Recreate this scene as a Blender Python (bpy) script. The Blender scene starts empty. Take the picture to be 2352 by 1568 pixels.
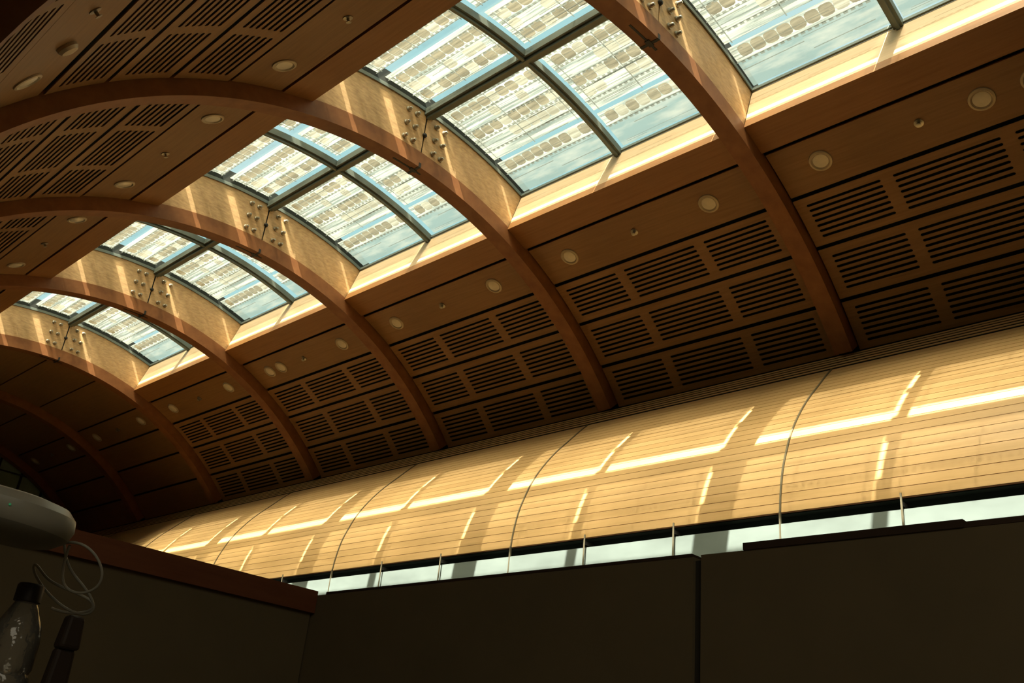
import bpy, bmesh, math, random
from mathutils import Vector, Matrix
random.seed(4)
EYE=1.2; XC=4.752; ZC=EYE+1.28; RP=4.539; RI=4.389; RG=5.08; S=2.961; YA=3.5285; W=.18
TP=17.0
scene=bpy.context.scene
scene.view_settings.view_transform='Standard'
scene.view_settings.look='None'
COL=scene.collection
# ---------------------------------------------------------------- materials
def newmat(name):
    m=bpy.data.materials.new(name); m.use_nodes=True
    nt=m.node_tree; nt.nodes.clear()
    out=nt.nodes.new('ShaderNodeOutputMaterial')
    return m,nt,out
def principled(nt,out):
    p=nt.nodes.new('ShaderNodeBsdfPrincipled'); nt.links.new(p.outputs[0],out.inputs[0]); return p
def noise(nt,scale,mapscale=(1,1,1),detail=4,rough=.55):
    tc=nt.nodes.new('ShaderNodeTexCoord'); mp=nt.nodes.new('ShaderNodeMapping')
    mp.inputs['Scale'].default_value=mapscale
    nt.links.new(tc.outputs['Object'],mp.inputs[0])
    n=nt.nodes.new('ShaderNodeTexNoise'); n.inputs['Scale'].default_value=scale
    n.inputs['Detail'].default_value=detail; n.inputs['Roughness'].default_value=rough
    nt.links.new(mp.outputs[0],n.inputs['Vector']); return n
def ramp(nt,src,stops):
    r=nt.nodes.new('ShaderNodeValToRGB')
    el=r.color_ramp.elements
    while len(el)<len(stops): el.new(.5)
    for e,(p,c) in zip(el,stops):
        e.position=p; e.color=(c[0],c[1],c[2],1)
    nt.links.new(src,r.inputs[0]); return r
def wood(name,c0,c1,mapscale=(14,.7,14),scale=3,rough=.45,spec=.3,bump=.02):
    m,nt,out=newmat(name); p=principled(nt,out)
    n=noise(nt,scale,mapscale,6,.6)
    r=ramp(nt,n.outputs[0],[(.3,c0),(.7,c1)])
    n2=noise(nt,.9,(1,1,1),2)
    mx=nt.nodes.new('ShaderNodeMixRGB'); mx.blend_type='MULTIPLY'; mx.inputs[0].default_value=.5
    r2=ramp(nt,n2.outputs[0],[(.3,(.72,.68,.62)),(.7,(1,1,1))])
    nt.links.new(r.outputs[0],mx.inputs[1]); nt.links.new(r2.outputs[0],mx.inputs[2])
    nt.links.new(mx.outputs[0],p.inputs['Base Color'])
    p.inputs['Roughness'].default_value=rough
    p.inputs['Specular IOR Level'].default_value=spec
    b=nt.nodes.new('ShaderNodeBump'); b.inputs['Strength'].default_value=.15; b.inputs['Distance'].default_value=bump*.1
    nt.links.new(n.outputs[0],b.inputs['Height']); nt.links.new(b.outputs[0],p.inputs['Normal'])
    return m
def plain(name,c,rough=.5,metal=0,emit=None,es=0,spec=.4,var=.12,ns=6,ms=(1,1,1)):
    m,nt,out=newmat(name); p=principled(nt,out)
    n=noise(nt,ns,ms,3)
    d=tuple(x*(1-var) for x in c); e=tuple(min(1,x*(1+var)) for x in c)
    r=ramp(nt,n.outputs[0],[(.3,d),(.7,e)])
    nt.links.new(r.outputs[0],p.inputs['Base Color'])
    p.inputs['Roughness'].default_value=rough; p.inputs['Metallic'].default_value=metal
    p.inputs['Specular IOR Level'].default_value=spec
    if emit:
        p.inputs['Emission Color'].default_value=(*emit,1); p.inputs['Emission Strength'].default_value=es
    return m
def translucent(name,tcol,tlcol,fac,dirt=None,tl2=None):
    m,nt,out=newmat(name)
    a=nt.nodes.new('ShaderNodeBsdfTranslucent'); b=nt.nodes.new('ShaderNodeBsdfTransparent')
    a.inputs[0].default_value=(*tlcol,1); b.inputs[0].default_value=(*tcol,1)
    mx=nt.nodes.new('ShaderNodeMixShader'); mx.inputs[0].default_value=fac
    nt.links.new(a.outputs[0],mx.inputs[1]); nt.links.new(b.outputs[0],mx.inputs[2])
    if dirt:
        n=noise(nt,dirt[0],dirt[1],6,.65)
        r=ramp(nt,n.outputs[0],[(dirt[2],(fac,)*3),(dirt[3],(dirt[4],)*3)])
        nt.links.new(r.outputs[0],mx.inputs[0])
    if tl2:
        n=noise(nt,tl2[0],tl2[1],5,.65)
        r=ramp(nt,n.outputs[0],[(tl2[3] if len(tl2)>3 else .38,tlcol),(.64,tl2[2])])
        nt.links.new(r.outputs[0],a.inputs[0])
    nt.links.new(mx.outputs[0],out.inputs[0]); return m

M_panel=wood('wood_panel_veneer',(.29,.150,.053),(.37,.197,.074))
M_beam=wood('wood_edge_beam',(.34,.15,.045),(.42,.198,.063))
M_rib=wood('wood_glulam',(.26,.098,.032),(.37,.152,.050),(3,3,3),2.2,.5)
M_board=wood('wood_plywood_board',(.52,.31,.14),(.76,.50,.24),(5,9,16),2.6,.5)
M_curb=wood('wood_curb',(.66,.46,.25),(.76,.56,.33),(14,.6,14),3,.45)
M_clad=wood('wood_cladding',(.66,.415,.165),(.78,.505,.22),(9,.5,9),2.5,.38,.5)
M_joint=plain('cladding_joint',(.26,.10,.035),.8)
M_slat=wood('wood_slat',(.75,.48,.20),(.85,.56,.25),(14,.6,14))
M_back=plain('dark_insulation',(.007,.010,.006),.95)
M_steel=plain('grey_green_steel',(.15,.17,.14),.45,.3)
M_bolt=plain('bolt_steel',(.36,.32,.24),.35,.7)
M_black=plain('black_steel',(.018,.016,.013),.5)
M_strip=plain('cover_strip_metal',(.22,.19,.12),.45,.4)
M_white=plain('pale_painted_fascia',(.21,.25,.225),.45,var=.15,ns=1.2,ms=(1,1.2,3))
M_ring=plain('downlight_ring',(.55,.44,.28),.4,.2)
M_lens=plain('downlight_lens',(.80,.70,.52),.3)
M_fabric=plain('partition_fabric',(.21,.165,.09),.95,var=.06)
M_rail=wood('wood_partition_rail',(.25,.085,.038),(.33,.12,.052),(2,14,14),3,.5)
M_floor=plain('carpet_floor',(.16,.12,.08),.95)
M_wall=plain('plaster_wall',(.40,.32,.20),.9)
M_dark=plain('grey_green_end_wall',(.30,.42,.34),.9,var=.2,ns=1.5)
FT=.135
M_glass=translucent('skylight_glass',(.93,.97,.96),(.08,.08,.065),.95,(1.6,(1,1,1),.52,.74,.80))
M_sheet=translucent('module_backing',(.95,.95,.92),(.046,.053,.048),FT,None,(3.0,(9,.35,9),(.165,.17,.148),.38))
M_haze=translucent('hazed_glass_strip',(.95,.95,.93),(.050,.068,.068),FT,None,(2.0,(2.5,.5,2.5),(.10,.105,.095),.44))
M_cell=translucent('solar_cell',(.95,.93,.88),(.034,.0270,.0150),FT,None,(4,(5,.5,5),(.074,.062,.040)))
M_cell2=translucent('solar_cell_pale',(.95,.94,.90),(.064,.057,.040),FT,None,(3,(6,.4,6),(.12,.115,.09)))
M_line=translucent('module_frame_white',(.9,.9,.9),(.21,.22,.20),FT)
M_blocker=plain('sun_blocker_metal',(.45,.46,.42),.5)
M_device=plain('device_plastic',(.47,.46,.38),.35,var=.03)
M_devlow=plain('device_plastic_grey',(.28,.275,.225),.4,var=.03)
M_cable=plain('cable_plastic',(.40,.39,.32),.4)
M_green=plain('led_green',(.1,.5,.25),.4,0,(.1,1,.4),.08)
M_cap=plain('bottle_cap_dark',(.024,.017,.013),.5)
m,nt,out=newmat('bottle_clear_plastic')
tr=nt.nodes.new('ShaderNodeBsdfTransparent'); tr.inputs[0].default_value=(.94,.93,.88,1)
df=nt.nodes.new('ShaderNodeBsdfDiffuse'); df.inputs[0].default_value=(.7,.67,.58,1)
gl=nt.nodes.new('ShaderNodeBsdfGlossy'); gl.inputs['Roughness'].default_value=.1
lw=nt.nodes.new('ShaderNodeLayerWeight'); lw.inputs[0].default_value=.45
n=noise(nt,16); b=nt.nodes.new('ShaderNodeBump'); b.inputs['Strength'].default_value=.8; b.inputs['Distance'].default_value=.01
nt.links.new(n.outputs[0],b.inputs['Height']); nt.links.new(b.outputs[0],gl.inputs['Normal']); nt.links.new(b.outputs[0],lw.inputs['Normal'])
m0=nt.nodes.new('ShaderNodeMixShader'); m0.inputs[0].default_value=.2; nt.links.new(tr.outputs[0],m0.inputs[1]); nt.links.new(df.outputs[0],m0.inputs[2])
mx=nt.nodes.new('ShaderNodeMixShader'); nt.links.new(lw.outputs['Fresnel'],mx.inputs[0]); nt.links.new(m0.outputs[0],mx.inputs[1]); nt.links.new(gl.outputs[0],mx.inputs[2])
nt.links.new(mx.outputs[0],out.inputs[0])
M_bottle=m

# ---------------------------------------------------------------- mesh tools
class MB:
    def __init__(s): s.v=[];s.f=[];s.m=[]
    def face(s,pts,mat=0):
        i=len(s.v); s.v+= [tuple(p) for p in pts]; s.f.append(list(range(i,i+len(pts)))); s.m.append(mat)
    def box8(s,c,mat=0):
        i=len(s.v); s.v+=[tuple(p) for p in c]
        for q in ((0,3,2,1),(4,5,6,7),(0,1,5,4),(1,2,6,5),(2,3,7,6),(3,0,4,7)):
            s.f.append([i+k for k in q]); s.m.append(mat)
    def box(s,x0,x1,y0,y1,z0,z1,mat=0):
        s.box8([(x0,y0,z0),(x1,y0,z0),(x1,y1,z0),(x0,y1,z0),(x0,y0,z1),(x1,y0,z1),(x1,y1,z1),(x0,y1,z1)],mat)
    def arc(s,t0,t1,Ra,Rb,y0,y1,n=8,mat=0):
        i=len(s.v)
        for k in range(n+1):
            t=t0+(t1-t0)*k/n
            for R,y in ((Ra,y0),(Ra,y1),(Rb,y1),(Rb,y0)):
                s.v.append(V(t,R,y))
        for k in range(n):
            a=i+4*k;b=a+4
            for j in range(4):
                j2=(j+1)%4
                s.f.append([a+j,a+j2,b+j2,b+j]); s.m.append(mat)
        s.f.append([i,i+3,i+2,i+1]); s.m.append(mat)
        e=i+4*n; s.f.append([e,e+1,e+2,e+3]); s.m.append(mat)
    def lathe(s,prof,n=24,mat=0,cx=0,cy=0,axis='z'):
        i=len(s.v)
        for r,z in prof:
            for k in range(n):
                a=2*math.pi*k/n
                if axis=='z': s.v.append((cx+r*math.cos(a),cy+r*math.sin(a),z))
                else: s.v.append((cx+r*math.cos(a),z,cy+r*math.sin(a)))
        for q in range(len(prof)-1):
            for k in range(n):
                k2=(k+1)%n
                s.f.append([i+q*n+k,i+q*n+k2,i+(q+1)*n+k2,i+(q+1)*n+k]); s.m.append(mat)
        s.f.append([i+k for k in range(n)][::-1]); s.m.append(mat)
        e=i+(len(prof)-1)*n; s.f.append([e+k for k in range(n)]); s.m.append(mat)
    def mesh(s,name,mats,merge=True,recalc=True,smooth=False):
        me=bpy.data.meshes.new(name); me.from_pydata(s.v,[],s.f)
        for mt in mats: me.materials.append(mt)
        for p,mi in zip(me.polygons,s.m): p.material_index=mi
        if merge or recalc:
            bm=bmesh.new(); bm.from_mesh(me)
            if merge: bmesh.ops.remove_doubles(bm,verts=bm.verts,dist=1e-5)
            if recalc: bmesh.ops.recalc_face_normals(bm,faces=bm.faces)
            bm.to_mesh(me); bm.free()
        if smooth:
            for p in me.polygons: p.use_smooth=True
            try: me.set_sharp_from_angle(angle=math.radians(35))
            except Exception: pass
        me.update(); return me
def V(t,R,y=0):
    t=math.radians(t); return (R*math.sin(t),y,R*math.cos(t))
def ob(name,me,loc=(0,0,0),parent=None,rot=None,label=None,cat=None,group=None,kind=None):
    o=bpy.data.objects.new(name,me); COL.objects.link(o)
    o.location=loc
    if rot: o.rotation_euler=rot
    if parent: o.parent=parent
    if label: o['label']=label
    if cat: o['category']=cat
    if group: o['group']=group
    if kind: o['kind']=kind
    return o
def AX(y): return (XC,y,ZC)
def WV(t,R,y):
    a=V(t,R,y); return (XC+a[0],a[1],ZC+a[2])

# ---------------------------------------------------------------- ribs
LAST=6
RIBS=list(range(-1,LAST+1))
def rib_y(k): return YA+k*S
mb=MB(); mb.arc(-76,48.7,RI,RP+.03,0,W,90)
me_rib=mb.mesh('arch_rib',[M_rib])
mbb=MB(); mbb.arc(-TP,-.12,RP+.031,RG,.006,W-.006,14); mbb.arc(.12,TP,RP+.031,RG,.006,W-.006,14); mbb.arc(-.12,.12,RP+.031,RG,.02,W-.02,1,1)
me_board=mbb.mesh('side_board',[M_board,M_black])
mp=MB(); mp.arc(-3.6,1.2,RI-.004,RI+.01,W*.5-.010,W*.5+.010,6); mp.arc(-.18,.18,RI-.004,RI+.05,-.004,W+.002,1); mp.arc(-.6,.4,RI-.008,RI+.01,W*.5-.022,W*.5+.022,2)
me_plate=mp.mesh('splice_plate',[M_black])
mt=MB(); mt.lathe([(.030,.0),(.030,-.012),(.022,-.018),(.018,-.045),(.012,-.055)],12,0,axis='y')
me_bolt=mt.mesh('bolt',[M_bolt],smooth=True)
mt=MB(); mt.lathe([(.026,0),(.024,-.02),(.012,-.03)],14,0,axis='y')
me_knob=mt.mesh('joint_pin',[M_black],smooth=True)
for k in RIBS:
    r=ob('arch_rib',me_rib,AX(rib_y(k)),label='curved reddish glulam timber arch rib spanning the vault',cat='arch beam',group='timber arch ribs of the vault')
    if 0<=k<=4:
        r['label']='curved glulam timber arch rib carrying a bolted plywood board between skylights'
        b=ob('side_board',me_board,(0,0,0),r,label='pale plywood board with two rows of studs')
        ob('splice_plate',me_plate,(0,0,0),r,label='black steel splice plate')
        for sx in (-.25,-.14,.14,.25):
            for rr in (.10,.27,.44):
                t=math.degrees(sx/(RP+rr))
                a=V(t,RP+rr,.006); ob('bolt',me_bolt,a,b)
        ob('joint_pin',me_knob,V(0,RP+.25,.006),b)

# ---------------------------------------------------------------- ceiling panels
L0=W+.02; LEN=S-W-.04
def slot_panel(t0,t1):
    mb=MB()
    arc=math.radians(t1-t0)*RP
    n=7; pitch=.057; sl=.027
    m0=(arc-(n-1)*pitch-sl)/2
    ts=[0]
    for i in range(n): ts+=[m0+i*pitch,m0+i*pitch+sl]
    ts.append(arc)
    g=[.71,.90,.71]; gap=.11; mar=(LEN-sum(g)-2*gap)/2
    ys=[0]; y=mar
    for w in g: ys+=[y,y+w]; y+=w+gap
    ys.append(LEN)
    def P(s,y): return V(t0+math.degrees(s/RP),RP,y+L0)
    for i in range(len(ts)-1):
        for j in range(len(ys)-1):
            a,b,c,d=ts[i],ts[i+1],ys[j],ys[j+1]
            if i%2==1 and j%2==1:
                h=(b-a)/2
                for (sa,sd) in ((a,1),(b,-1)):
                    for (yc,yd) in ((c,1),(d,-1)):
                        q=[(sa,yc),(sa+sd*h,yc),(sa+sd*h*.45,yc+yd*h*.35),(sa+sd*h*.12,yc+yd*h*.7),(sa,yc+yd*h*1.1)]
                        if sd*yd<0: q=q[::-1]
                        mb.face([P(*z) for z in q])
            else:
                mb.face([P(a,c),P(b,c),P(b,d),P(a,d)])
    return mb.mesh('acoustic_panel',[M_panel],recalc=False)
def plain_panel(t0,t1,y0=L0,y1=L0+LEN,mat=M_panel,th=.02):
    mb=MB(); mb.arc(t0,t1,RP,RP+th,y0,y1,max(3,int(abs(t1-t0)/1.2))); return mb.mesh('ceiling_panel',[mat])
rows_r=[(28.45,35.0),(35.5,42.3),(42.8,49.2)]
slot_rows=[(a,b) for a,b in rows_r]+[(-b,-a) for a,b in rows_r]+[(-64.3,-57.6),(-71.6,-64.7)]
me_slots=[slot_panel(a,b) for a,b in slot_rows]
me_slots_plain=[plain_panel(a,b) for a,b in slot_rows]
me_dl=[plain_panel(21.55,27.98),plain_panel(-27.98,-21.55),plain_panel(-57.2,-49.75)]
me_beam=[plain_panel(TP,21.12,.0+W,S,M_beam,.10),plain_panel(-21.12,-TP,.0+W,S,M_beam,.10)]
me_closed=[plain_panel(-21.15,-10.9),plain_panel(-10.6,-.15),plain_panel(.15,10.6),plain_panel(10.9,21.15)]
SKY=range(-1,4)
for k in range(-1,LAST):
    y=rib_y(k)
    slotted = k<=3
    for i,(me1,me2) in enumerate(zip(me_slots,me_slots_plain)):
        o=ob('acoustic_panel' if slotted else 'ceiling_panel',me1 if slotted else me2,AX(y),
           label='slotted timber acoustic panel curved between two ribs' if slotted else 'plain curved timber ceiling panel in shade',
           cat='ceiling panel',group='slotted acoustic ceiling panels' if slotted else 'shaded plain ceiling panels')
        if slotted:
            md=o.modifiers.new('t','SOLIDIFY'); md.thickness=.009; md.offset=-1
    for me in me_dl:
        ob('ceiling_panel',me,AX(y),label='plain curved timber ceiling panel holding round downlights',cat='ceiling panel',group='plain downlight ceiling panels')
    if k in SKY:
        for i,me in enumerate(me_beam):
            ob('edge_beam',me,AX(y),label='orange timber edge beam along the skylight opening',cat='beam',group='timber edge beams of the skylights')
    else:
        for me in me_closed:
            ob('ceiling_panel',me,AX(y),label='plain curved timber ceiling panel in shade',cat='ceiling panel',group='shaded plain ceiling panels')
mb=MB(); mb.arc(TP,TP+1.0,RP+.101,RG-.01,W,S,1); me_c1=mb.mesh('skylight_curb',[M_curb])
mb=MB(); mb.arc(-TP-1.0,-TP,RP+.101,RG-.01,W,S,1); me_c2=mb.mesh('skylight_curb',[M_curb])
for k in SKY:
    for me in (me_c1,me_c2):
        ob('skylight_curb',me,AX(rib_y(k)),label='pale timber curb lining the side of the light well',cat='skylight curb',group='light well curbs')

# ---------------------------------------------------------------- downlights
mt=MB(); mt.lathe([(.072,.03),(.072,-.004),(.085,-.014),(.102,-.010),(.105,0),(.105,.004)],32)
me_ring=mt.mesh('trim_ring',[M_ring],smooth=True)
mt=MB(); mt.lathe([(.073,.006),(.070,-.006),(.035,-.012),(.01,-.014)],28)
me_lens=mt.mesh('lens',[M_lens],smooth=True)
mt=MB(); mt.lathe([(.040,0),(.040,-.006),(.012,-.010),(.010,-.035),(.022,-.037),(.022,-.041),(.004,-.043)],16)
me_spr=mt.mesh('sprinkler_head',[M_bolt],smooth=True)
TD=24.7
def downlight(t,y,label='round recessed ceiling downlight with cream lens'):
    e=ob('downlight',me_ring,WV(t,RP-.002,y),rot=(0,math.radians(t),0),label=label,cat='downlight',group='recessed ceiling downlights')
    ob('lens',me_lens,(0,0,0),e)
def sprinkler(t,y):
    ob('sprinkler_head',me_spr,WV(t,RP-.001,y),rot=(0,math.radians(t),0),label='small metal fire sprinkler head in the timber ceiling',cat='sprinkler',group='ceiling sprinkler heads')
for k in range(-1,LAST):
    y0=rib_y(k); y1=rib_y(k+1)
    for t in (TD,-TD):
        downlight(t,y0+.734); downlight(t,y1-.441)
        sprinkler(t,y0+1.637)
    if k in (0,1):
        downlight(-53.3,y1-.45); sprinkler(-53.3,(y0+y1)/2)
downlight(TD,rib_y(0)-1.83,'round ceiling speaker with small centre fitting')
downlight(TD,rib_y(3)-.74)
mt=MB(); mt.lathe([(.07,.0),(.07,-.02),(.055,-.04),(.02,-.05)],24)
ob('smoke_detector',mt.mesh('smoke_detector',[M_ring],smooth=True),WV(-52.5,RP-.001,rib_y(1)-.95),rot=(0,math.radians(-52.5),0),label='round cream smoke detector on the timber ceiling',cat='smoke detector')

# ---------------------------------------------------------------- skylights
def sect(mb,s0,s1,y0,y1,R,mat,n=3):
    for i in range(n):
        a=s0+(s1-s0)*i/n; b=s0+(s1-s0)*(i+1)/n
        ta=math.degrees(a/RG); tb=math.degrees(b/RG)
        mb.face([V(ta,R,y0),V(tb,R,y0),V(tb,R,y1),V(ta,R,y1)],mat)
RS=RG+.10
def tile(mb,sc,yc,A,B,h,c,mat):
    hs=min(h,A-.004); hy=min(h,B-.0025)
    raw=[(hs-c,hy),(hs-c*.3,hy-c*.3),(hs,hy-c),(hs,-hy+c),(hs-c*.3,-hy+c*.3),(hs-c,-hy),(-hs+c,-hy),(-hs+c*.3,-hy+c*.3),(-hs,-hy+c),(-hs,hy-c),(-hs+c*.3,hy-c*.3),(-hs+c,hy)]
    bor=[(hs-c,B),(A,B),(A,hy-c),(A,-hy+c),(A,-B),(hs-c,-B),(-hs+c,-B),(-A,-B),(-A,-hy+c),(-A,hy-c),(-A,B),(-hs+c,B)]
    def P(a,b): return V(math.degrees((sc+a)/RG),RS,yc+b)
    mb.face([P(*q) for q in raw],mat)
    for i in range(12):
        j=(i+1)%12
        mb.face([P(*raw[i]),P(*bor[i]),P(*bor[j]),P(*raw[j])],0)
PIT=.132
def cellrow(mb,sa,sb,y0,y1,mat):
    n=int((y1-y0-.06)/PIT); off=((y1-y0)-n*PIT)/2
    sc=(sa+sb)/2; A=(sb-sa)/2
    sect(mb,sa,sb,y0,y0+off,RS,0,1); sect(mb,sa,sb,y1-off,y1,RS,0,1)
    for i in range(n):
        q=random.random()
        mm=mat if (mat==1 and q<.86) else (2 if (mat==1 or q<.62) else 0)
        tile(mb,sc,y0+off+(i+.5)*PIT,A,PIT/2,.064,.036,mm)
    for yb,d in ((y0+.02,1),(y1-.02,-1)):
        for ds in (-.05,.045):
            sect(mb,sc+ds,sc+ds+.010,min(yb,yb+d*.11),max(yb,yb+d*.11),RS-.02,4,1)
def line(mb,s,w,y0,y1,teeth=0):
    sect(mb,s-w/2,s+w/2,y0,y1,RS-.02,4,1)
    if teeth:
        y=y0+.05
        while y<y1-.05:
            sect(mb,s if teeth>0 else s-.024,s+.024 if teeth>0 else s,y,y+.040,RS-.021,4,1); y+=PIT/2
def streaks(mb,sa,sb,y0,y1,cnt):
    for _ in range(cnt):
        s=random.uniform(sa,sb-.012); w=random.uniform(.003,.010); l=random.uniform(.25,1.0); y=random.uniform(y0,max(y0,y1-l))
        sect(mb,s,s+w,y,min(y1,y+l),RS-.022-random.random()*.01,4,1)
def layout(mb,rows,y0,y1):
    s,seq=rows; s00=s
    for w,t in seq:
        if t=='c': cellrow(mb,s,s+w,y0,y1,1)
        elif t=='p': cellrow(mb,s,s+w,y0,y1,2)
        elif t=='s': sect(mb,s,s+w,y0,y1,RS,0,2)
        elif t=='h': sect(mb,s,s+w,y0,y1,RS,3,3)
        elif t=='l': sect(mb,s,s+w,y0,y1,RS,0,1); line(mb,s+w/2,.012,y0,y1,1)
        elif t=='m': sect(mb,s,s+w,y0,y1,RS,0,1); line(mb,s+w/2,.008,y0,y1,-1)
        s+=w
    streaks(mb,s00,s,y0,y1,int((s-s00)*(30 if seq[-1][1]!='h' else 9)))
    if seq[-1][1]!='h':
        for fy in (.06,.52,.93):
            yy=y0+(y1-y0)*fy; sect(mb,s00,s,yy,yy+.012,RS-.035,4,3)
smax=math.radians(TP)*RG
yw0=W; yw1=S; ym=(W+S)/2
right_a=(.145,[(.04,'l'),(.03,'s'),(.135,'c'),(.03,'m'),(.13,'p'),(.03,'l'),(.135,'c'),(.03,'m'),(.13,'p'),(.03,'l'),(.125,'s')])
right_b=(1.04,[(.02,'s'),(.135,'c'),(.03,'l'),(smax-1.04-.185,'h')])
left_a=(-.60,[(.03,'s'),(.03,'l'),(.135,'c'),(.03,'m'),(.13,'p'),(.03,'l'),(.135,'c'),(.02,'s')])
left_b=(-1.20,[(.03,'l'),(.135,'c'),(.03,'m'),(.13,'p'),(.02,'l'),(.135,'c'),(.02,'m')])
left_c=(-smax,[(smax-1.26,'h')])
me_mod=[]
for hi,(ya,yb) in enumerate(((yw0+.05,ym-.035),(ym+.070,yw1))):
    lst=[]
    for li,lay in enumerate((right_a,right_b,left_a,left_b,left_c)):
        mb=MB(); layout(mb,lay,ya,yb)
        if li==0:
            yc0,yc1=(yw0,ya) if hi==0 else (ym+.03,ya)
            for (c0,c1) in ((.42,.50),(.76,smax),(-.17,.09),(-smax,-.42)):  # opaque strips added to block and break up sunlight through the margins
                sect(mb,c0,c1,yc0,yc1,RS-.03,5,max(1,int((c1-c0)/.15)))
        lst.append(mb.mesh('solar_panel',[M_sheet,M_cell,M_cell2,M_haze,M_line,M_blocker],merge=False,recalc=False))
    me_mod.append(lst)
me_gl=[]
for (ya,yb) in ((yw0,ym),(ym,yw1)):
    for (a,b) in ((-smax,0),(0,smax)):
        mb=MB(); sect(mb,a,b,ya,yb,RG+.04,0,8); me_gl.append(mb.mesh('glass_pane',[M_glass],merge=False,recalc=False))
mb=MB(); mb.arc(-.52,.84,RG-.045,RG+.035,yw0,yw1,1); mb.arc(-.12,.32,RG-.075,RG-.045,yw0,yw1,1); me_tr=mb.mesh('transom_bar',[M_steel])
mb=MB(); mb.arc(-TP,TP,RG-.04,RG+.034,ym-.042,ym+.042,24); mb.arc(-TP,TP,RG-.07,RG-.04,ym-.015,ym+.015,24); me_mu=mb.mesh('mullion_bar',[M_steel])
mb=MB()
for s in (-1,1):
    a,b=sorted((s*(TP-.22),s*TP)); mb.arc(a,b,RG-.005,RG+.035,yw0,yw1,1)
mb.arc(-TP,TP,RG-.005,RG+.035,yw0,yw0+.02,20); mb.arc(-TP,TP,RG-.005,RG+.035,yw1-.012,yw1,20)
me_fr=mb.mesh('window_frame',[M_steel])
for n,k in enumerate(SKY):
    w=ob('window_%d'%(n+1),me_fr,AX(rib_y(k)),label='arched glazed skylight with embedded solar cells between ribs',cat='skylight',kind='structure')
    for me in me_gl: ob('glass_pane',me,(0,0,0),w)
    for lst in me_mod:
        for me in lst: ob('solar_panel',me,(0,0,0),w,label='translucent strip of khaki rounded solar cells')
    ob('transom_bar',me_tr,(0,0,0),w); ob('mullion_bar',me_mu,(0,0,0),w)

# ---------------------------------------------------------------- shell
Y0=-3.2; Y1=rib_y(LAST)+W+.12
def shell(args):
    mb=MB(); mb.arc(*args); ob('ceiling',mb.mesh('ceiling',[M_back]),AX(0),kind='structure',label='dark roof shell behind the timber panels',cat='ceiling')
shell((TP+1.05,60,RP+.14,RP+.25,Y0,Y1,24)); shell((-78,-TP-1.05,RP+.14,RP+.25,Y0,Y1,30))
for k in RIBS:
    if -1<=k<=4: shell((-TP-1,TP+1,RG+.003,RG+.20,rib_y(k)+.0,rib_y(k)+W,16))
shell((-TP-1,TP+1,RP+.14,RP+.25,Y0,rib_y(-1)-.002,16))
shell((-TP-1,TP+1,RP+.14,RP+.25,rib_y(4)+W+.002,Y1,16))
shell((-TP-1,TP+1,RP+.1,RG+.20,rib_y(4)+W+.001,rib_y(4)+W+.1,16))
shell((-TP-1,TP+1,RP+.1,RG+.20,rib_y(-1)-.1,rib_y(-1)-.001,16))
for s in (-1,1):
    a,b=sorted((s*(TP+1.02),s*(TP+2.2))); shell((a,b,RP+.14,RG+.20,Y0,Y1,1))
mb=MB(); mb.box(-2.2,.35,Y0,Y1,3.5,3.62)
ob('ceiling',mb.mesh('ceiling_low',[M_back]),kind='structure',label='low flat ceiling beside the vault',cat='ceiling')
def sbox(name,x0,x1,y0,y1,z0,z1,mat,label,cat):
    mb=MB(); mb.box(x0,x1,y0,y1,z0,z1); return ob(name,mb.mesh(name,[mat]),kind='structure',label=label,cat=cat)
sbox('floor',-2.2,8.9,Y0-.1,Y1+.1,-.1,0,M_floor,'dark carpet floor','floor')
sbox('wall_left',-2.3,-2.2,Y0,Y1,0,3.6,M_wall,'plain plaster side wall','wall')
sbox('wall_back',-2.2,8.9,Y0-.1,Y0,0,8.5,M_wall,'plain plaster end wall','wall')
sbox('wall_front',-2.2,8.9,Y1,Y1+.1,0,8.5,M_dark,'dark grey-green end wall closing the vault','wall')
mb=MB()
for x in (5.2,5.7,6.2,6.7,7.2,7.7): mb.box(x-.02,x+.02,Y1-.04,Y1,EYE+3,EYE+5.6)
for z in (4.2,4.7,5.2): mb.box(4.8,8.0,Y1-.05,Y1-.041,EYE+z-.015,EYE+z+.015)
ob('trim_2',mb.mesh('trim_grid',[M_black]),kind='structure',label='thin dark glazing bars on the end wall',cat='glazing bars')

# ---------------------------------------------------------------- curved cladding wall
prof=[(8.25,4.285),(8.08,4.15),(7.91,4.01),(7.69,3.82),(7.48,3.615),(7.24,3.375),(7.050,3.146),(6.92,2.95),(6.83,2.762),(6.77,2.61),(6.735,2.472),(6.712,2.34),(6.70,2.217)]
prof=[Vector((x,z+EYE)) for x,z in prof]
def cr(p0,p1,p2,p3,t):
    return .5*((2*p1)+(-p0+p2)*t+(2*p0-5*p1+4*p2-p3)*t*t+(-p0+3*p1-3*p2+p3)*t**3)
fine=[]
for i in range(len(prof)-1):
    p0=prof[max(i-1,0)];p3=prof[min(i+2,len(prof)-1)]
    for q in range(10): fine.append(cr(p0,prof[i],prof[i+1],p3,q/10))
fine.append(prof[-1])
cum=[0]
for a,b in zip(fine,fine[1:]): cum.append(cum[-1]+(b-a).length)
TOT=cum[-1]
def PF(s):
    s=max(0,min(TOT-1e-6,s))
    for i in range(len(cum)-1):
        if cum[i+1]>=s:
            f=(s-cum[i])/(cum[i+1]-cum[i]); p=fine[i].lerp(fine[i+1],f); break
    j0=max(0,i-6);j1=min(len(fine)-1,i+7)
    t=(fine[j1]-fine[j0]).normalized()
    return p,Vector((t.y,-t.x))
def pf3(s,y,o=0):
    p,n=PF(s); q=p+n*o; return (q.x,y,q.y)
SLAT=.62
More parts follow.
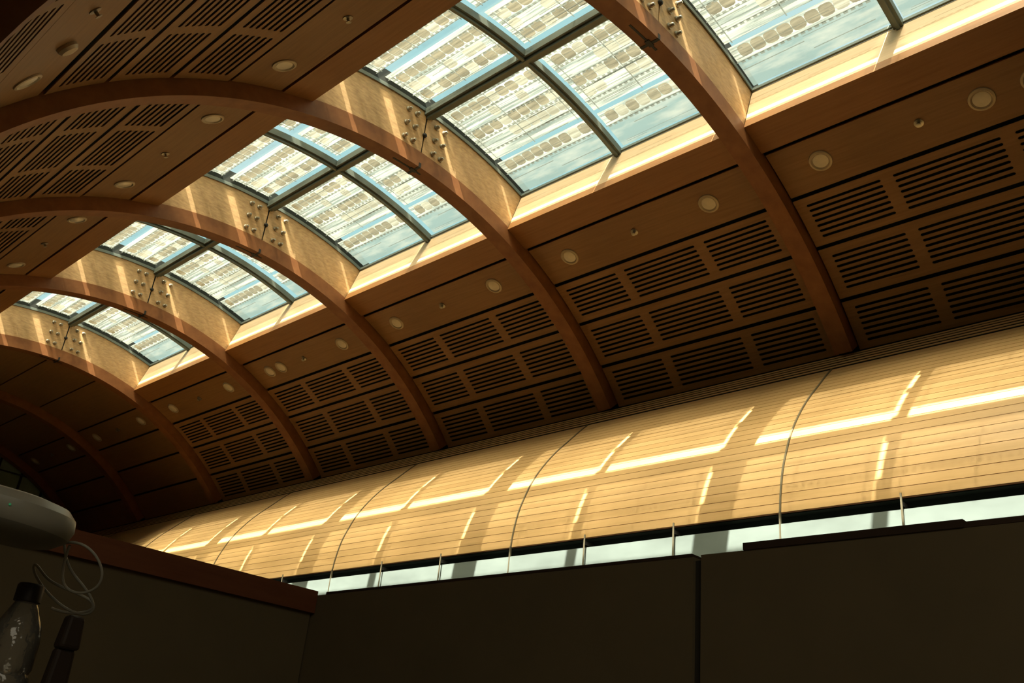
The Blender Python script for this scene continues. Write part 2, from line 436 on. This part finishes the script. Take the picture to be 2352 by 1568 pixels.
def strip_solid(mb,sa,sb,y0,y1,o0,o1,n,mat):
    i=len(mb.v)
    for k in range(n+1):
        s=sa+(sb-sa)*k/n
        for y,o in ((y0,o0),(y1,o0),(y1,o1),(y0,o1)): mb.v.append(pf3(s,y,o))
    for k in range(n):
        a=i+4*k;b=a+4
        for j in range(4):
            j2=(j+1)%4; mb.f.append([a+j,a+j2,b+j2,b+j]); mb.m.append(mat)
    mb.f.append([i,i+3,i+2,i+1]); mb.m.append(mat); e=i+4*n; mb.f.append([e,e+1,e+2,e+3]); mb.m.append(mat)
mb=MB()
s=SLAT; NP=25; PL=(TOT-SLAT)/NP
for q in range(NP):
    e=s+PL
    strip_solid(mb,s,e-.005,.008,S-.008,-.02,0,3,0)
    strip_solid(mb,e-.007,e,.008,S-.008,-.02,-.003,1,1)
    s=e
me_clad=mb.mesh('cladding_panel',[M_clad,M_joint])
mb=MB(); s=.11
while s<SLAT-.06:
    strip_solid(mb,s,s+.046,.003,S-.003,-.005,0,1,0); s+=.100
strip_solid(mb,.10,SLAT,.004,S-.004,-.016,-.012,6,1)
me_slat=mb.mesh('slat_grille',[M_slat,M_back])
mb=MB(); strip_solid(mb,SLAT,TOT,-.007,.007,-.02,.010,40,0)
p,n=PF(TOT)
mb.box(p.x-.015,p.x+.005,-.007,.007,p.y-.30,p.y+.01)
me_cs=mb.mesh('cover_strip',[M_strip])
zb=PF(TOT)[0].y; xb=PF(TOT)[0].x
mb=MB(); mb.box(xb-.05,xb-.042,-.007,.007,zb-.30,zb+.02); mb.box(xb-.042,xb+.09,-.005,.005,zb-.07,zb-.04,1)
me_post=mb.mesh('bracket_post',[M_strip,M_black])
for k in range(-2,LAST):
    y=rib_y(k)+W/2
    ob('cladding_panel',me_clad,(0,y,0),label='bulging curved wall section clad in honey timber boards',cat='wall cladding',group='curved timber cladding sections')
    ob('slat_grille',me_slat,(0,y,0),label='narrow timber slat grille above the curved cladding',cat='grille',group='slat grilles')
    ob('cover_strip',me_cs,(0,y,0),label='thin metal cover strip over the cladding seam',cat='cover strip',group='metal seam cover strips')
    for q in (1,2):
        ob('bracket_post',me_post,(0,y+S*q/3,0),label='thin upright metal bracket before the white ledge',cat='bracket',group='thin metal brackets')
sbox('wall_right',8.72,8.9,Y0,Y1,0,6.2,M_back,'dark wall behind the cladding','wall')
mb=MB(); mb.box(xb+.10,xb+.2,Y0,Y1,zb-.3,zb+.1,1); mb.box(xb-.01,xb+.2,Y0,Y1,0,zb-.092,0)
mb.box(xb+.02,xb+.2,Y0,Y1,zb-.01,zb+.02,1)
ob('trim_1',mb.mesh('trim',[M_white,M_back]),kind='structure',label='pale grey-green painted ledge below the dark recess',cat='ledge')

# ---------------------------------------------------------------- partitions
PT=EYE+.44; PY=2.196
def partition(name,x0,x1,y0,y1,top,label,rail):
    mb=MB(); mb.box(x0,x1,y0,y1,.0,top-rail)
    return ob(name,mb.mesh(name,[M_fabric]),label=label,cat='partition',group='office partition screens')
M_capd=plain('dark_brown_cap',(.07,.042,.025),.7)
a=partition('office_partition',1.5,1.56,.992,PY+.06,PT,'dark fabric office partition screen meeting a railed screen',.006)
mb=MB(); mb.box(1.499,1.561,.995,PY-.05,PT-.006,PT); ob('top_cap',mb.mesh('top_cap',[M_capd]),parent=a)
a2=partition('office_partition',1.5,1.56,-1.2,.975,PT,'dark fabric office partition screen with raised cap',.004)
mb=MB(); mb.box(1.497,1.563,.50,.885,PT-.004,PT+.009); mb.box(1.499,1.561,-1.2,.50,PT-.004,PT+.005); ob('top_cap',mb.mesh('top_cap',[M_capd]),parent=a2)
mb=MB(); mb.box(1.508,1.55,.975,.992,0,PT-.012); ob('partition_post',mb.mesh('partition_post',[plain('post_dark_metal',(.06,.055,.042),.5)]),label='dark grey post between two partition screens',cat='post')
a3=partition('office_partition',-1.9,1.495,PY,PY+.06,PT,'dark fabric office partition screen with reddish timber rail',.054)
mb=MB(); mb.box(-1.9,1.498,PY-.015,PY+.075,PT-.054,PT+.004); ob('top_rail',mb.mesh('top_rail',[M_rail]),parent=a3,label='reddish timber rail')

SH=EYE-.02
mb=MB(); mb.box(-.5,.8,1.35,2.0,0.05,SH-.02); mb.box(-.52,.82,1.33,2.02,SH-.02,SH); mb.box(-.46,.76,1.40,1.98,0,.05)
ob('storage_cabinet',mb.mesh('storage_cabinet',[M_fabric]),label='tall dark cabinet standing against the partition',cat='cabinet')
mb=MB(); prof_b=[(.030,0),(.0335,.006),(.0335,.05),(.030,.058),(.0335,.066),(.0335,.10),(.030,.107),(.0335,.114),(.0335,.15),(.030,.172),(.018,.198),(.014,.206),(.014,.216)]
mb.lathe(prof_b,28); bot=ob('plastic_bottle',mb.mesh('plastic_bottle',[M_bottle],smooth=True),(.522,1.482,SH),label='clear ribbed plastic bottle with dark cap',cat='bottle')
mb=MB(); mb.lathe([(.0185,.205),(.0185,.227),(.0165,.230)],20); ob('cap',mb.mesh('cap',[M_cap],smooth=True),parent=bot)
mb=MB()
# tapering dark handset
mb.box8([(-.022,-.014,0),(.022,-.014,0),(.022,.014,0),(-.022,.014,0),(-.013,-.010,.15),(.015,-.010,.15),(.015,.010,.15),(-.013,.010,.15)])
mb.box8([(-.015,-.018,.148),(.017,-.018,.148),(.017,.010,.148),(-.015,.010,.148),(-.012,-.016,.196),(.013,-.016,.196),(.013,.006,.196),(-.012,.006,.196)])
mb.box(-.03,.03,-.026,.03,-.0,.012)
M_hand=plain('handset_brown_plastic',(.045,.03,.02),.5)
o=ob('telephone_handset',mb.mesh('handset',[M_hand]),(.583,1.462,SH),rot=(0,math.radians(1),0),label='dark upright plastic handset beside the bottle',cat='telephone handset')
md=o.modifiers.new('b','BEVEL'); md.width=.006; md.segments=3
def slab(w,d,r,mat0,mat1):
    mb=MB(); n=10
    def ring(inset,z):
        pts=[]
        for cx,cy,a0 in ((w/2-r,d/2-r,0),(-w/2+r,d/2-r,90),(-w/2+r,-d/2+r,180),(w/2-r,-d/2+r,270)):
            for i in range(n+1):
                a=math.radians(a0+90*i/n); pts.append((cx+(r-inset)*math.cos(a),cy+(r-inset)*math.sin(a),z))
        return pts
    rings=[ring(.05,0),ring(.022,.007),ring(.005,.020),ring(0,.034),ring(.003,.048),ring(.015,.059),ring(.045,.065)]
    N=len(rings[0])
    for q in rings: mb.v+=q
    for q in range(len(rings)-1):
        for k in range(N):
            k2=(k+1)%N; mb.f.append([q*N+k,q*N+k2,(q+1)*N+k2,(q+1)*N+k]); mb.m.append(1 if q<2 else 0)
    mb.f.append(list(range(N))[::-1]); mb.m.append(1); mb.f.append([(len(rings)-1)*N+k for k in range(N)]); mb.m.append(0)
    return mb.mesh('device_body',[mat0,mat1],smooth=True)
dev=ob('wireless_router',slab(.27,.19,.085,M_device,M_devlow),(.393,1.43,EYE+.252),rot=(math.radians(4),math.radians(5),math.radians(-18)),label='pale rounded plastic network device with cables',cat='router')
mb=MB(); mb.lathe([(.0016,0),(.0016,-.001)],8,axis='y'); ob('indicator_light',mb.mesh('led',[M_green]),(.045,-.0955,.038),dev)
mb=MB(); mb.lathe([(.012,-.267),(.012,.01)],12); mb.lathe([(.06,-.267),(.06,-.259)],20); ob('stand',mb.mesh('stand',[M_cap]),(-.09,0,0),dev)
R_=Vector((.68093,-.72658,.09376)); D_=Vector((.37418,.23489,-.89705)); F_=Vector((.62964,.64585,.43171))
F_.normalize(); R_=(R_-F_*R_.dot(F_)).normalized(); D_=F_.cross(R_).normalized()
FPX=2162.9
def pt(u,v,d):
    r=(R_*(u-1176)+D_*(v-784)+F_*FPX); return tuple(Vector((0,0,EYE))+r*(d/FPX))
def cable(pts,r,label):
    cu=bpy.data.curves.new('cable','CURVE'); cu.dimensions='3D'; cu.bevel_depth=r; cu.bevel_resolution=3
    sp=cu.splines.new('NURBS'); sp.points.add(len(pts)-1)
    for q,pnt in zip(sp.points,pts): q.co=(*pnt,1)
    sp.use_endpoint_u=True; sp.order_u=4
    tmp=bpy.data.objects.new('tmp',cu); COL.objects.link(tmp)
    dg=bpy.context.evaluated_depsgraph_get(); me=bpy.data.meshes.new_from_object(tmp.evaluated_get(dg))
    bpy.data.objects.remove(tmp); me.materials.clear(); me.materials.append(M_cable)
    for p in me.polygons: p.use_smooth=True
    ob('power_cable',me,label=label,cat='cable',group='device cables')
cable([pt(u,v,1.37) for u,v in ((152,1246),(190,1240),(240,1290),(234,1350),(180,1368),(135,1345),(146,1290),(160,1252))],.002,'pale looping cable hanging below the device')
cable([pt(u,v,1.40) for u,v in ((148,1250),(150,1300),(190,1340),(222,1390),(205,1416),(150,1402),(96,1350),(72,1302),(84,1290),(104,1330),(150,1352),(218,1378),(216,1408),(150,1410),(118,1396))],.002,'pale cable coiled in a loop under the device')

# ---------------------------------------------------------------- light & world
DIR=Vector((.596,.155,-1))
def sunlamp(name,e,ang,col):
    sun=bpy.data.lights.new(name,'SUN'); sun.energy=e; sun.angle=math.radians(ang); sun.color=col
    so=bpy.data.objects.new(name,sun); COL.objects.link(so)
    so.rotation_euler=DIR.to_track_quat('-Z','Y').to_euler(); so.location=(2,0,12)
sunlamp('sun',22,.4,(1,.94,.82)); sunlamp('sun_soft_fill',26,30,(1,.89,.66))  # wide second sun added for soft base light, as if scattered by frosted modules
ar=bpy.data.lights.new('partition_fill_light','AREA'); ar.shape='RECTANGLE'; ar.size=1.6; ar.size_y=3; ar.energy=19; ar.color=(1,.89,.66)  # unseen area fill added to brighten the partition faces
ao=bpy.data.objects.new('partition_fill_light',ar); COL.objects.link(ao); ao.location=(-1.0,-1.2,3.3); ao.rotation_euler=(math.radians(25),math.radians(-30),0)
w=bpy.data.worlds.new('World'); scene.world=w; w.use_nodes=True; nt=w.node_tree; nt.nodes.clear()
out=nt.nodes.new('ShaderNodeOutputWorld'); bg=nt.nodes.new('ShaderNodeBackground'); nt.links.new(bg.outputs[0],out.inputs[0])
tc=nt.nodes.new('ShaderNodeTexCoord'); n=nt.nodes.new('ShaderNodeTexNoise'); n.inputs['Scale'].default_value=3; n.inputs['Detail'].default_value=5
nt.links.new(tc.outputs['Generated'],n.inputs['Vector'])
r=ramp(nt,n.outputs[0],[(.42,(.46,.77,.78)),(.68,(.76,.92,.90))]); nt.links.new(r.outputs[0],bg.inputs[0]); bg.inputs[1].default_value=1.0

# ---------------------------------------------------------------- camera
cam=bpy.data.cameras.new('camera'); co=bpy.data.objects.new('camera',cam); COL.objects.link(co)
up=-D_; back=-F_
co.matrix_world=Matrix(((R_.x,up.x,back.x,0),(R_.y,up.y,back.y,0),(R_.z,up.z,back.z,EYE),(0,0,0,1)))
cam.sensor_width=36; cam.lens=FPX/2352*36; cam.clip_start=.05
scene.camera=co
